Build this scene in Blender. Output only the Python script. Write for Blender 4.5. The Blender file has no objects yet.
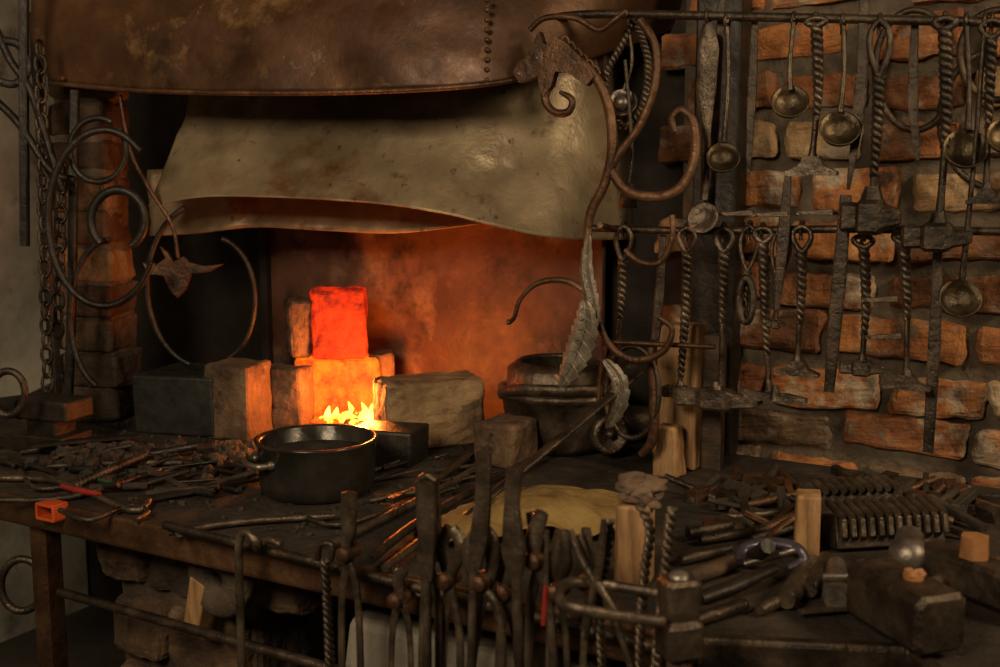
import bpy, bmesh, math, random
from mathutils import Vector, Matrix, noise
random.seed(7)
R=random.uniform
# ---------------------------------------------------------------- camera
CAM=Vector((0,0,1.4)); F_=1111.0; PT=math.radians(8)
def ray(px,py):
    u=(px-500)/F_; v=(333.5-py)/F_
    return Vector((u, math.cos(PT)+v*math.sin(PT), -math.sin(PT)+v*math.cos(PT)))
def P(px,py,d):
    r=ray(px,py); return CAM+r*(d/r.y)
def G(px,py,z=0.8):
    r=ray(px,py); return CAM+r*((z-CAM.z)/r.z)
TH=math.radians(29.2)
D=Vector((math.cos(TH),-math.sin(TH),0)); N=Vector((-math.sin(TH),-math.cos(TH),0)); Z=Vector((0,0,1))
WA=Vector((0.53,2.45,0)); FA=Vector((-0.969,2.09,0))
def plane(px,py,A,off):
    r=ray(px,py); A2=A+N*off
    return CAM+r*((A2-CAM).dot(N)/r.dot(N))
def V(px,py,off=0.0): return plane(px,py,WA,off)
def Fp(px,py,off=0.0): return plane(px,py,FA,off)
def WM(s,off,z):  # wall frame
    o=WA+D*s+N*off+Z*z
    return Matrix(((D.x,-N.x,0,o.x),(D.y,-N.y,0,o.y),(0,0,1,o.z),(0,0,0,1)))
def TM(loc,yaw=0,rx=0,ry=0):
    return Matrix.Translation(loc)@Matrix.Rotation(math.radians(yaw),4,'Z')@Matrix.Rotation(math.radians(rx),4,'X')@Matrix.Rotation(math.radians(ry),4,'Y')
cd=bpy.data.cameras.new('camera'); cam=bpy.data.objects.new('camera',cd)
bpy.context.collection.objects.link(cam); cam.location=CAM
cam.rotation_euler=(math.radians(82),0,0); cd.sensor_width=36; cd.lens=40; cd.clip_start=.05
cd.dof.use_dof=True; cd.dof.focus_distance=2.15; cd.dof.aperture_fstop=4.2
bpy.context.scene.camera=cam
try: bpy.context.scene.view_settings.view_transform='Standard'
except Exception: pass
# ---------------------------------------------------------------- materials
def mat(name,cols,scale=6,rough=.6,metal=0.,bump=.3,bs=45,emit=None,es=0,stretch=(1,1,1),rv=.15,spec=.5,detail=6,pos=None,spots=[],grime=.5,gs=2.5,bd=.01,ep=(.36,.62)):
    m=bpy.data.materials.new(name); m.use_nodes=True; nt=m.node_tree; nd=nt.nodes; L=nt.links
    b=nd['Principled BSDF']; tc=nd.new('ShaderNodeTexCoord'); mp=nd.new('ShaderNodeMapping')
    mp.inputs['Scale'].default_value=stretch; L.new(tc.outputs['Object'],mp.inputs[0])
    def nz(sc,det=6,loc=0):
        n=nd.new('ShaderNodeTexNoise'); n.inputs['Scale'].default_value=sc; n.inputs['Detail'].default_value=det
        n.inputs['Roughness'].default_value=.65
        if loc:
            q=nd.new('ShaderNodeMapping'); q.inputs['Location'].default_value=(loc,loc*.7,loc*1.3); L.new(mp.outputs[0],q.inputs[0]); L.new(q.outputs[0],n.inputs['Vector'])
        else: L.new(mp.outputs[0],n.inputs['Vector'])
        return n.outputs['Fac']
    n=nz(scale,detail)
    cr=nd.new('ShaderNodeValToRGB'); el=cr.color_ramp.elements
    k=len(cols)
    ps=pos or [.3+.4*i/(max(1,k-1)) for i in range(k)]
    while len(el)<k: el.new(.5)
    for i in range(k):
        el[i].position=ps[i]; el[i].color=(*cols[i],1)
    L.new(n,cr.inputs[0]); col=cr.outputs[0]
    def rampf(src,a,c_):
        r=nd.new('ShaderNodeMapRange'); r.inputs[1].default_value=a; r.inputs[2].default_value=c_; L.new(src,r.inputs[0]); return r.outputs[0]
    def mix(fac,a,bc,mode='MIX'):
        x=nd.new('ShaderNodeMix'); x.data_type='RGBA'; x.blend_type=mode; L.new(fac,x.inputs[0]); L.new(a,x.inputs[6])
        x.inputs[7].default_value=(*bc,1); return x.outputs[2]
    for j,(c3,sc,a,c_) in enumerate(spots): col=mix(rampf(nz(sc,8,3.1+j*5.3),a,c_),col,c3)
    if grime: col=mix(rampf(nz(gs,4,17.7),.62,.36),col,(1-grime,1-grime*1.05,1-grime*1.1),'MULTIPLY')
    L.new(col,b.inputs['Base Color'])
    n2=nz(bs,6)
    bp=nd.new('ShaderNodeBump'); bp.inputs['Strength'].default_value=bump; bp.inputs['Distance'].default_value=bd
    L.new(n2,bp.inputs['Height']); L.new(bp.outputs[0],b.inputs['Normal'])
    mr=nd.new('ShaderNodeMapRange'); mr.inputs[3].default_value=max(0,rough-rv); mr.inputs[4].default_value=min(1,rough+rv)
    mr.inputs[1].default_value=.3; mr.inputs[2].default_value=.7
    L.new(n2,mr.inputs[0]); L.new(mr.outputs[0],b.inputs['Roughness'])
    b.inputs['Metallic'].default_value=metal
    b.inputs['Specular IOR Level'].default_value=spec
    if emit:
        cr2=nd.new('ShaderNodeValToRGB'); e=cr2.color_ramp.elements
        e[0].position=ep[0]; e[0].color=(*emit[0],1); e[1].position=ep[1]; e[1].color=(*emit[1],1)
        L.new(nz(scale*1.3,8,9.1),cr2.inputs[0]); L.new(cr2.outputs[0],b.inputs['Emission Color'])
        b.inputs['Emission Strength'].default_value=es
    return m
iron=mat('iron_forged',[(.022,.017,.013),(.062,.046,.033),(.15,.108,.073)],16,.36,.6,.4,70,grime=.4)
ironL=mat('iron_worn',[(.050,.038,.028),(.14,.106,.076),(.29,.225,.155)],16,.33,.62,.35,70,grime=.55,gs=9)
rust=mat('iron_rusty',[(.05,.027,.016),(.13,.064,.032),(.24,.13,.068)],12,.42,.55,.4,60)
black=mat('iron_black',[(.010,.008,.007),(.026,.021,.017),(.052,.041,.032)],10,.45,.4,.3,50)
copper=mat('copper_sheet',[(.045,.021,.010),(.115,.050,.022),(.19,.092,.039),(.29,.16,.072)],3.2,.48,.4,.2,20,pos=[.25,.45,.6,.78],
   spots=[((.40,.23,.09),7,.58,.70),((.025,.014,.008),5,.56,.70),((.36,.27,.17),26,.64,.74)],grime=.6,gs=1.8)
skirtm=mat('skirt_sheet',[(.10,.068,.037),(.26,.195,.115),(.38,.295,.18),(.45,.36,.23)],3.2,.46,.35,.3,10,pos=[.20,.40,.58,.8],
   spots=[((.19,.085,.032),5,.53,.68),((.08,.052,.032),34,.62,.70),((.12,.078,.043),11,.60,.72),((.55,.46,.32),60,.68,.76)],grime=.55,gs=2.0,bd=.02)
backm=mat('forge_back_plate_mat',[(.03,.015,.010),(.11,.046,.026),(.22,.11,.060)],2.6,.6,.1,.5,12,pos=[.3,.5,.72],spots=[((.34,.21,.12),5,.55,.70),((.02,.012,.01),7,.52,.66)])
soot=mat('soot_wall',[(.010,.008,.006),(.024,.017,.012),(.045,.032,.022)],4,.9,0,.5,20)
plaster=mat('old_plaster',[(.22,.205,.16),(.42,.40,.32),(.54,.52,.43)],3,.85,0,.4,14,spots=[((.12,.095,.065),6,.56,.7)],grime=.45)
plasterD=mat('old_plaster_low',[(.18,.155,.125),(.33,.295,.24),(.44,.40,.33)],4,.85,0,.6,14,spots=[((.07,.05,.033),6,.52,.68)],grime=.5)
mortar=mat('mortar',[(.055,.042,.029),(.14,.108,.074),(.24,.19,.135)],12,.95,0,1,35)
WW=[((.58,.48,.35),7,.545,.64),((.07,.036,.021),8,.57,.69),((.22,.165,.115),18,.56,.66)]
BR=[mat('brick_%d'%i,c,14,.85,0,1,40,spots=WW,grime=.5,gs=6) for i,c in enumerate([
 [(.14,.048,.017),(.36,.135,.045),(.48,.22,.085)],
 [(.20,.065,.020),(.48,.18,.052),(.60,.29,.10)],
 [(.09,.036,.015),(.24,.092,.036),(.34,.155,.065)],
 [(.22,.13,.06),(.44,.28,.135),(.58,.41,.23)],
 [(.07,.042,.025),(.18,.11,.062),(.29,.19,.115)]])]
oldbrick=mat('brick_sooty',[(.035,.021,.013),(.12,.070,.037),(.25,.155,.085)],9,.85,0,.9,40,spots=[((.02,.013,.009),12,.54,.66)])
darkbrick=mat('brick_dim',[(.025,.017,.012),(.075,.052,.034),(.15,.11,.075)],9,.85,0,.9,40)
tanbrick=mat('firebrick',[(.11,.066,.032),(.28,.175,.085),(.43,.295,.155)],9,.85,0,.9,40,spots=[((.05,.03,.018),12,.55,.68)])
pillm=mat('pillar_brick',[(.028,.016,.010),(.08,.045,.026),(.16,.10,.055)],7,.8,0,.8,40)
hot=mat('brick_red_hot',[(.08,.010,.004),(.22,.025,.008)],14,.85,0,1,50,emit=((.07,.001,.0005),(.95,.030,.002)),es=1.0,grime=0,ep=(.40,.60))
hot2=mat('brick_orange_hot',[(.10,.015,.005),(.22,.03,.008)],18,.85,0,1,50,emit=((.26,.006,.001),(1,.17,.006)),es=1.5,grime=0,ep=(.38,.63))
coalhot=mat('coal_hot',[(.5,.1,.01),(.8,.3,.03)],30,.8,0,.5,60,emit=((1,.09,.004),(1,.42,.05)),es=4,grime=0)
flamem=mat('flame',[(.9,.4,.05),(1,.6,.1)],14,.8,0,0,60,emit=((1,.20,.010),(1,.55,.10)),es=3.8,grime=0)
coal=mat('charcoal',[(.010,.008,.007),(.026,.021,.017),(.065,.052,.042)],25,.7,.1,.6,60)
hearth=mat('hearth_top',[(.014,.010,.008),(.034,.024,.016),(.085,.058,.037)],9,.75,.05,.9,45,spots=[((.12,.08,.05),30,.63,.73)])
wood=mat('wood_block',[(.16,.080,.031),(.37,.205,.088),(.50,.31,.15)],7,.65,0,.3,35,stretch=(6,6,1),spots=[((.08,.045,.022),2.5,.56,.70)],grime=.4)
woodD=mat('wood_dark',[(.03,.018,.010),(.085,.05,.026),(.15,.09,.05)],6,.7,0,.4,35,stretch=(1,5,5))
woodO=mat('wood_handle_end',[(.20,.085,.028),(.38,.17,.06),(.50,.25,.10)],9,.6,0,.3,35)
brass=mat('spoon_metal_dull',[(.030,.022,.014),(.10,.072,.040),(.23,.165,.085)],20,.38,.65,.35,50)
steel=mat('steel_worn',[(.09,.075,.063),(.22,.19,.16),(.38,.34,.29)],14,.34,.7,.25,60)
leafm=mat('leaf_steel',[(.12,.10,.08),(.26,.22,.17),(.40,.35,.27)],20,.4,.5,.3,70,grime=.3)
ragm=mat('cloth_ochre',[(.10,.060,.016),(.24,.150,.043),(.34,.23,.085)],8,.9,0,.6,60)
ragb=mat('cloth_brown',[(.06,.036,.024),(.15,.095,.06),(.27,.185,.125)],9,.9,0,.6,60)
orange=mat('plastic_orange',[(.45,.05,.01),(.7,.11,.02)],9,.45,0,.1,40)
redp=mat('plastic_red',[(.22,.012,.01),(.36,.03,.02)],9,.4,0,.1,40)
greenp=mat('plastic_green',[(.02,.06,.03),(.03,.12,.05)],9,.4,0,.1,40)
enamel=mat('enamel_black',[(.020,.018,.016),(.042,.037,.031),(.08,.07,.056)],8,.27,.45,.1,30)
purple=mat('paint_violet_grey',[(.07,.06,.09),(.15,.135,.18)],9,.35,.5,.15,40)
# ---------------------------------------------------------------- mesh builder
def catmull(pts,k,closed=False):
    n=len(pts); out=[]
    segs=n if closed else n-1
    for i in range(segs):
        if closed: p=[pts[(i+j-1)%n] for j in range(4)]
        else: p=[pts[max(0,i-1)],pts[i],pts[i+1],pts[min(n-1,i+2)]]
        for j in range(k):
            t=j/k; t2=t*t; t3=t2*t
            out.append((p[1]*2+(p[2]-p[0])*t+(p[0]*2-p[1]*5+p[2]*4-p[3])*t2+(p[1]*3-p[0]-p[2]*3+p[3])*t3)*.5)
    if not closed: out.append(pts[-1].copy())
    return out
def lerpl(r,m):
    if not isinstance(r,(list,tuple)): return [r]*m
    out=[]
    for i in range(m):
        x=i/max(1,m-1)*(len(r)-1); a=min(int(x),len(r)-2); out.append(r[a]+(r[a+1]-r[a])*(x-a))
    return out
SQ=[(1,.75),(.75,1),(-.75,1),(-1,.75),(-1,-.75),(-.75,-1),(.75,-1),(1,-.75)]
_bm=bmesh.new(); bmesh.ops.create_icosphere(_bm,subdivisions=2,radius=1)
ICO=([v.co.copy() for v in _bm.verts],[[v.index for v in f.verts] for f in _bm.faces]); _bm.free()
class B:
    def __init__(s,name,mats): s.n=name; s.m=mats if isinstance(mats,list) else [mats]; s.v=[]; s.f=[]; s.mi=[]; s.sm=[]
    def add(s,vs,fs,mi=0,sm=False):
        o=len(s.v); s.v+=vs
        for f in fs: s.f.append([i+o for i in f]); s.mi.append(mi); s.sm.append(sm)
    def tube(s,pts,r,n=8,mi=0,asp=1,k=0,closed=False,ref=None,prof=None,twist=0,caps=True):
        ref=ref or N
        if len(pts)<2: return s
        if k: pts=catmull(pts,k,closed)
        m=len(pts); rr=lerpl(r,m); aa=lerpl(asp,m)
        pr=prof or [(math.cos(2*math.pi*i/n),math.sin(2*math.pi*i/n)) for i in range(n)]
        n=len(pr); vs=[]; lb=None
        for i in range(m):
            if closed: t=pts[(i+1)%m]-pts[i-1]
            else: t=pts[min(i+1,m-1)]-pts[max(i-1,0)]
            if t.length<1e-9: t=Vector((0,0,1))
            t.normalize(); b=t.cross(ref)
            if b.length<.15: b=lb-t*lb.dot(t) if lb else t.orthogonal()
            b.normalize()
            if lb and b.dot(lb)<0 and abs(b.dot(lb))>.5: b=-b
            lb=b; nn=b.cross(t)
            if twist:
                a=twist*2*math.pi*i/(m-1); b,nn=b*math.cos(a)+nn*math.sin(a),nn*math.cos(a)-b*math.sin(a)
            for (x,y) in pr: vs.append(pts[i]+b*(x*rr[i])+nn*(y*rr[i]*aa[i]))
        fs=[]
        for i in range(m if closed else m-1):
            a=i*n; c=((i+1)%m)*n
            for j in range(n): j2=(j+1)%n; fs.append([a+j,a+j2,c+j2,c+j])
        s.add(vs,fs,mi,prof is None)
        if caps and not closed:
            s.add(vs[:n],[list(range(n))[::-1]],mi); s.add(vs[-n:],[list(range(n))],mi)
        return s
    def rope(s,pts,r,pitch=.022,mi=0,k=6,strands=2,closed=False,hollow=.55):
        p=catmull(pts,k,closed) if len(pts)>2 else pts
        if closed: p=p+[p[0]]
        L=[0]
        for i in range(1,len(p)): L.append(L[-1]+(p[i]-p[i-1]).length)
        m=max(8,int(L[-1]/pitch*9)); q=[]; j=0
        for i in range(m+1):
            d=L[-1]*i/m
            while j<len(L)-2 and L[j+1]<d: j+=1
            q.append(p[j].lerp(p[j+1],(d-L[j])/max(1e-9,L[j+1]-L[j])))
        hr=lerpl(r,m+1)
        for st in range(strands):
            c=[]
            for i in range(m+1):
                t=(q[min(i+1,m)]-q[max(i-1,0)]).normalized(); b=t.cross(N)
                b=b.normalized() if b.length>.1 else t.orthogonal().normalized(); nn=b.cross(t)
                a=2*math.pi*(L[-1]*i/m/pitch)+2*math.pi*st/strands
                c.append(q[i]+(b*math.cos(a)+nn*math.sin(a))*hr[i]*hollow)
            s.tube(c,[x*.62 for x in hr],n=6,mi=mi)
        return s
    def box(s,M,size,mi=0,jit=0,tap=1,sub=1):
        hx,hy,hz=[x/2 for x in size]; vs=[]
        for z in (-1,1):
            k=tap if z>0 else 1
            for (x,y) in ((-1,-1),(1,-1),(1,1),(-1,1)):
                vs.append(M@Vector((x*hx*k+R(-jit,jit),y*hy*k+R(-jit,jit),z*hz+R(-jit,jit))))
        s.add(vs,[[3,2,1,0],[4,5,6,7],[0,1,5,4],[1,2,6,5],[2,3,7,6],[3,0,4,7]],mi); return s
    def lathe(s,prof,o,axis=Z,n=24,mi=0,sm=True,cap=True):
        axis=axis.normalized(); q=Vector((0,0,1)).rotation_difference(axis); vs=[]
        for (r,z) in prof:
            for i in range(n):
                a=2*math.pi*i/n; vs.append(o+q@Vector((r*math.cos(a),r*math.sin(a),z)))
        fs=[[a*n+j,a*n+(j+1)%n,(a+1)*n+(j+1)%n,(a+1)*n+j] for a in range(len(prof)-1) for j in range(n)]
        s.add(vs,fs,mi,sm)
        if cap: s.add(vs[:n],[list(range(n))[::-1]],mi); s.add(vs[-n:],[list(range(n))],mi)
        return s
    def prism(s,poly,th,nrm,mi=0):
        n=len(poly); vs=[p+nrm*th/2 for p in poly]+[p-nrm*th/2 for p in poly]
        s.add(vs,[list(range(n)),list(range(2*n-1,n-1,-1))]+[[i,i+n,(i+1)%n+n,(i+1)%n] for i in range(n)],mi); return s
    def rock(s,c,r,mi=0,sq=(1,1,1),j=.25,sm=False):
        ph=Vector((R(0,99),R(0,99),R(0,99)))
        vs=[c+Vector((v.x*sq[0],v.y*sq[1],v.z*sq[2]))*r*(1+j*2*noise.noise(v*1.3+ph)) for v in ICO[0]]
        s.add(vs,ICO[1],mi,sm); return s
    def leaf(s,pts,w,mi=0,teeth=9,ref=None):
        ref=ref or N; p=catmull(pts,16); m=len(p); vs=[]
        for i in range(m):
            t=(p[min(i+1,m-1)]-p[max(i-1,0)]).normalized(); b=t.cross(ref).normalized(); u=i/(m-1)
            ww=w*math.sin(math.pi*min(1,u*.92+.06))**.7; we=ww*(.78+.22*(1-((u*teeth)%1)))
            vs+=[p[i]+b*we-ref*w*.10+t*ww*.3,p[i]+b*ww*.5+ref*w*.06,p[i]-ref*w*.02,p[i]-b*ww*.5+ref*w*.06,p[i]-b*we-ref*w*.10+t*ww*.3]
        s.add(vs,[[i*5+j,i*5+j+1,i*5+j+6,i*5+j+5] for i in range(m-1) for j in range(4)],mi,False)
        s.tube([q+ref*w*.04 for q in p],[w*.10,w*.03],n=6,mi=mi)
        for i in range(6,m-6,6):
            t=(p[i+1]-p[i-1]).normalized(); b=t.cross(ref).normalized(); u=i/(m-1); ww=w*math.sin(math.pi*min(1,u*.92+.06))**.7
            for sg in (-1,1): s.tube([p[i]+ref*w*.05,p[i]+b*sg*ww*.75+t*ww*.4+ref*w*.02],[w*.05,w*.02],n=5,mi=mi)
        return s
    def sheet(s,rows,ku=8,kv=6,mi=0,nz=.0,ns=3,sm=True,dent=0):
        rr=[catmull(r,ku) for r in rows]; cols=[catmull([r[i] for r in rr],kv) for i in range(len(rr[0]))]
        w=len(cols); h=len(cols[0]); vs=[]
        for c in cols:
            for q in c: vs.append(q+N*(nz*noise.noise(q*ns))+N*(nz*.4*noise.noise(q*ns*3))+N*(dent*min(0,noise.noise(q*9+Vector((5,1,2)))+.15)))
        s.add(vs,[[i*h+j,(i+1)*h+j,(i+1)*h+j+1,i*h+j+1] for i in range(w-1) for j in range(h-1)],mi,sm); return s
    def done(s,bevel=0,solid=0,sub=0,rough=0,rs=.05):
        me=bpy.data.meshes.new(s.n)
        mn=Vector([min(v[i] for v in s.v) for i in range(3)]); mx=Vector([max(v[i] for v in s.v) for i in range(3)]); c=(mn+mx)/2
        me.from_pydata([tuple(v-c) for v in s.v],[],s.f); me.polygons.foreach_set('material_index',s.mi)
        me.polygons.foreach_set('use_smooth',s.sm)
        for m in s.m: me.materials.append(m)
        me.update(); o=bpy.data.objects.new(s.n,me); o.location=c; bpy.context.collection.objects.link(o)
        if solid: q=o.modifiers.new('s','SOLIDIFY'); q.thickness=solid; q.offset=0
        if bevel: q=o.modifiers.new('b','BEVEL'); q.width=bevel; q.segments=2; q.limit_method='ANGLE'; q.angle_limit=math.radians(50)
        if sub: q=o.modifiers.new('u','SUBSURF'); q.levels=sub; q.render_levels=sub
        if rough:
            q=o.modifiers.new('u','SUBSURF'); q.subdivision_type='SIMPLE'; q.levels=3; q.render_levels=3
            tx=bpy.data.textures.new('chip_noise','CLOUDS'); tx.noise_scale=rs; tx.noise_depth=4
            q=o.modifiers.new('d','DISPLACE'); q.texture=tx; q.texture_coords='LOCAL'; q.strength=rough; q.mid_level=.5
        return o
# ---------------------------------------------------------------- room shell
b=B('floor',mat('floor_stone',[(.03,.025,.02),(.08,.065,.05)],3,.85,0,.5,15)); b.box(TM((0,1.5,-.05)),(7,7,.1)); b.done()
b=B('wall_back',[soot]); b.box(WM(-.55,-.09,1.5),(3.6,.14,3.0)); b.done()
C=WA+D*-2.22; b=B('wall_left',[plaster])
b.box(Matrix(((N.x,D.x,0,(C+N*1.4).x),(N.y,D.y,0,(C+N*1.4).y),(0,0,1,1.5),(0,0,0,1))),(2.8,.12,3.0)); b.done()
b=B('ceiling',[soot]); b.box(TM((0,1.5,3.05)),(7,7,.1)); b.done()
# brick wall
b=B('wall_brick',[mortar]+BR)
b.box(WM(.62,.0,1.5),(1.5,.05,3.0),0)
z=.62; row=0
while z<2.3:
    s=-.12+(R(0,.02) if row%2 else .08); h=.080+R(-.008,.006)
    if row%2==0:
        b.box(WM(s-.08,.022,z+h/2),(.13,.03,h),1+random.choice([0,1,2,3,4]),.004)
    while s<1.0:
        l=R(.12,.27)
        b.box(WM(s+l/2,.022+R(-.010,.010),z+h/2+R(-.007,.007))@TM((0,0,0),R(-2,2),0,R(-2,2)),(l,.05,h+R(-.014,.006)),1+random.choice([0,0,1,1,1,2,2,3,4]),.009)
        s+=l+R(.012,.032)
    z+=.102+R(-.003,.003); row+=1
b.done(bevel=.010,rough=.026,rs=.045)
# masonry under the bench
pl=(Fp(320,600,-.06)+Fp(760,600,-.06))/2
b=B('hearth_base_plinth',[plasterD])
b.box(Matrix.Translation((pl.x,pl.y,.34))@Matrix.Rotation(-TH,4,'Z')@TM((-.0,.25,0)),(.64,.5,.68),0,.006); b.done(bevel=.016,rough=.035,rs=.12)
b=B('stone_pier',[oldbrick,darkbrick,darkbrick])
base=Fp(155,560,-.10); MP=Matrix.Translation((base.x,base.y,0))@Matrix.Rotation(-TH,4,'Z')
for i,dz in enumerate([.66,.52,.38,.24,.10]):
    x=-.17+R(-.02,.02)
    while x<.17:
        l=R(.10,.19); b.box(MP@TM((x+l/2,.10+R(-.01,.01),dz),R(-4,4),0,R(-3,3)),(l,.16,.12+R(-.02,.01)),random.choice([0,1,1]),.010); x+=l+.018
b.box(MP@TM((0.02,.13,.36)),(.36,.16,.72),2)
b.done(bevel=.016,rough=.03,rs=.06)
o=B('grinding_wheel',[darkbrick,iron]); c=Fp(222,578,-.06); o.lathe([(.02,-.02),(.06,-.02),(.07,-.012),(.07,.012),(.06,.02),(.02,.02),(.02,-.02)],c,N,n=32,cap=False); o.done()
o=B('timber_offcut',[wood]); c=Fp(202,602,-.06); o.box(Matrix.Translation(c)@Matrix.Rotation(-TH,4,'Z')@TM((0,0,0),0,0,14),(.035,.04,.10),0,.003); o.done(bevel=.003)
# ---------------------------------------------------------------- hearth bench
pt=[Vector((-1.30,2.275,0)),Vector((.265,1.40,0)),Vector((.53,1.37,0)),Vector((.56,1.12,0)),Vector((1.35,1.10,0)),Vector((1.35,1.88,0)),
    WA+D*-.0+N*.07,WA+D*-2.1+N*.06]
b=B('forge_hearth_bench',[hearth,rust,iron])
b.prism([p+Z*.775 for p in pt],.05,Z,0)
e0=pt[0]+N*.012; e1=pt[1]+N*.012
b.tube([e0+Z*.775,e1+Z*.775],.028,mi=1,asp=.3,prof=SQ,ref=N)
b.tube([e1+Z*.775,pt[2]+Z*.775+Vector((0,-.012,0)),pt[3]+Z*.775],.03,mi=2,asp=.4,ref=N,prof=SQ)
q=Fp(47,560,-.03); q.z=0; b.tube([q,q+Z*.75],.022,mi=1,prof=SQ)
q=pt[0]+D*1.55-N*.03; b.tube([q,q+Z*.75],.022,mi=2,prof=SQ)
for q in (Vector((.62,1.2,0)),Vector((1.28,1.2,0)),Vector((1.28,1.8,0))): b.tube([q,q+Z*.75],.025,mi=2,prof=SQ)
b.done(bevel=.003)
b=B('bench_brace_rod',iron); b.tube([Fp(60,592,.0),Fp(330,668,.0),Fp(520,722,0)],.009); b.done()
b=B('tool_rail',iron)
b.tube([Fp(165,525,.055),Fp(420,588,.055),Fp(700,658,.055)],.008)
for x in (180,420,560,690): 
    y=529+(x-165)*.243; b.tube([Fp(x,y,.055),Fp(x,y-4,.01)],.008)
b.done()
# ---------------------------------------------------------------- hood
def PD(l): return [P(*q) for q in l]
b=B('copper_hood',[copper,rust])
b.sheet([PD([(32,-160,2.75),(150,-160,2.65),(320,-160,2.5),(480,-160,2.4),(590,-160,2.45),(690,-160,2.65),(790,-160,2.85)]),
         PD([(32,-40,2.68),(150,-40,2.57),(320,-40,2.42),(480,-40,2.32),(600,-50,2.36),(690,-50,2.56),(770,-60,2.72)]),
         PD([(34,30,2.64),(150,30,2.52),(320,30,2.37),(480,30,2.27),(590,15,2.33),(670,5,2.52),(745,-15,2.68)]),
         PD([(50,82,2.62),(150,90,2.50),(320,92,2.35),(480,84,2.25),(570,66,2.32),(640,42,2.50),(735,5,2.65)])],10,8,nz=.016,ns=5)
b.tube(PD([(50,83,2.61),(150,91,2.49),(320,93,2.34),(480,85,2.24),(570,67,2.31)]),.004,k=6,mi=1)
for y in range(-60,82,10):
    b.rock(P(487,y,2.265-.012),.0045,1,j=.05,sm=True)
for x in (62,300): b.rock(P(x,78,2.59-(x-50)*.00085),.004,1,j=.05,sm=True)
b.done(solid=.003)
b=B('hood_skirt',[skirtm])
top=[(190,75,2.74),(260,72,2.68),(380,66,2.58),(500,58,2.50),(590,50,2.54),(640,60,2.75)]
m0=[(182,120,2.72),(260,112,2.66),(380,108,2.55),(500,102,2.47),(592,96,2.52),(645,100,2.74)]
mid=[(166,165,2.68),(250,152,2.60),(380,152,2.50),(500,158,2.43),(598,160,2.50),(650,165,2.73)]
bot=[(147,207,2.60),(215,196,2.53),(300,199,2.46),(400,206,2.39),(470,220,2.35),(535,236,2.35),(601,240,2.44),(655,238,2.72)]
def resamp(l,n=9):
    c=catmull(PD(l),12); return [c[round(i*(len(c)-1)/(n-1))] for i in range(n)]
b.sheet([resamp(top),resamp(m0),resamp(mid),resamp(bot)],16,14,nz=.006,ns=5,dent=.022)
b.done(solid=.002)
b=B('hood_inner_lip',[skirtm])
b.sheet([resamp([(150,170,2.82),(300,165,2.74),(420,170,2.66),(500,180,2.6)],6),
         resamp([(150,236,2.80),(200,233,2.74),(260,227,2.70),(330,231,2.64),(400,233,2.60),(478,224,2.55)],6)],8,8,nz=.02,ns=9)
b.done(solid=.003)
b=B('forge_back_plate',[backm,soot])
a0=V(268,200,.05); a1=V(605,200,.05); w=(a1-a0).length; c=(a0+a1)/2
b.box(WM((c-WA).dot(D),.05,1.27),(w,.02,.98),0)
b.box(WM((a0-WA).dot(D),.065,1.27),(.025,.03,.98),1); b.done(bevel=.003)
b=B('forge_pillar',[pillm,oldbrick,tanbrick,black,mortar])
q=P(106,425,2.76); z=.80; i=0
while z<1.78:
    b.box(TM((q.x+R(-.006,.006),q.y+R(-.005,.005),z+.042),-8+R(-3,3)),(.14,.14,.080+R(-.006,.004)),[0,0,1,0,2,0,1][i%7],.006); z+=.087; i+=1
b.box(TM((q.x,q.y,1.29),-8),(.125,.125,.98),4)
b.tube([Vector((q.x-.085,q.y-.09,.8)),Vector((q.x-.085,q.y-.09,1.78))],.011,mi=3,prof=SQ)
b.done(bevel=.010,rough=.012,rs=.04)
b=B('wall_post',[black]); 
c=V(718,300,.06); b.box(WM((c-WA).dot(D),.07,1.5),(.10,.08,1.45),0,.003); b.done(bevel=.006)
# ---------------------------------------------------------------- fire and bricks
def br(name,px,py,size,yaw,m,z0=.8,bev=.006,dx=0,dy=0,mats=None):
    g=G(px,py,.8); o=B(name,m if isinstance(m,list) else [m]); 
    o.box(TM((g.x+dx,g.y+dy,z0+size[2]/2),yaw),size,0,.004); return o
br('steel_block',182,440,(.22,.20,.14),-18,mat('steel_block_mat',[(.022,.023,.020),(.06,.062,.054)],8,.5,.5,.3,40),dy=.13).done(bevel=.006)
br('firebrick',234,442,(.12,.10,.175),-24,oldbrick,dy=.06).done(bevel=.008,rough=.012,rs=.03)
br('firebrick',283,434,(.12,.09,.155),-15,oldbrick,dy=.05).done(bevel=.008,rough=.012,rs=.03)
br('firebrick',432,450,(.235,.12,.15),20,tanbrick,dy=.07,dx=-.01).done(bevel=.01,rough=.016,rs=.03)
br('firebrick',386,466,(.15,.10,.075),-18,black,dy=.05).done(bevel=.006)
br('firebrick',384,424,(.06,.09,.17),10,oldbrick,dy=.06,dx=-.01).done(bevel=.006,rough=.01,rs=.03)
g=G(334,428)
o=B('glowing_brick',[hot2,hot]); o.box(TM((g.x+.004,g.y+.055,.88),10),(.205,.10,.165),0,.005); o.done(bevel=.010,rough=.018,rs=.03)
o=B('glowing_brick',[hot,oldbrick]); o.box(TM((g.x+.008,g.y+.065,1.048),6),(.135,.10,.17),0,.006); o.box(TM((g.x-.088,g.y+.07,1.035),14),(.06,.105,.14),1,.006); o.done(bevel=.010,rough=.018,rs=.03)
o=B('ember_bed',[coalhot,coal,flamem,hot2]); fc=G(350,430)
for i in range(110):
    a=R(0,6.28); d=R(0,1)**.6
    o.rock(fc+Vector((math.cos(a)*d*.10,math.sin(a)*d*.05,.012+.025*(1-d))),R(.006,.015),random.choice([0,0,3,1]) if d<.8 else random.choice([1,3,1]))
o.done()
o=B('flames',[flamem])
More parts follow.
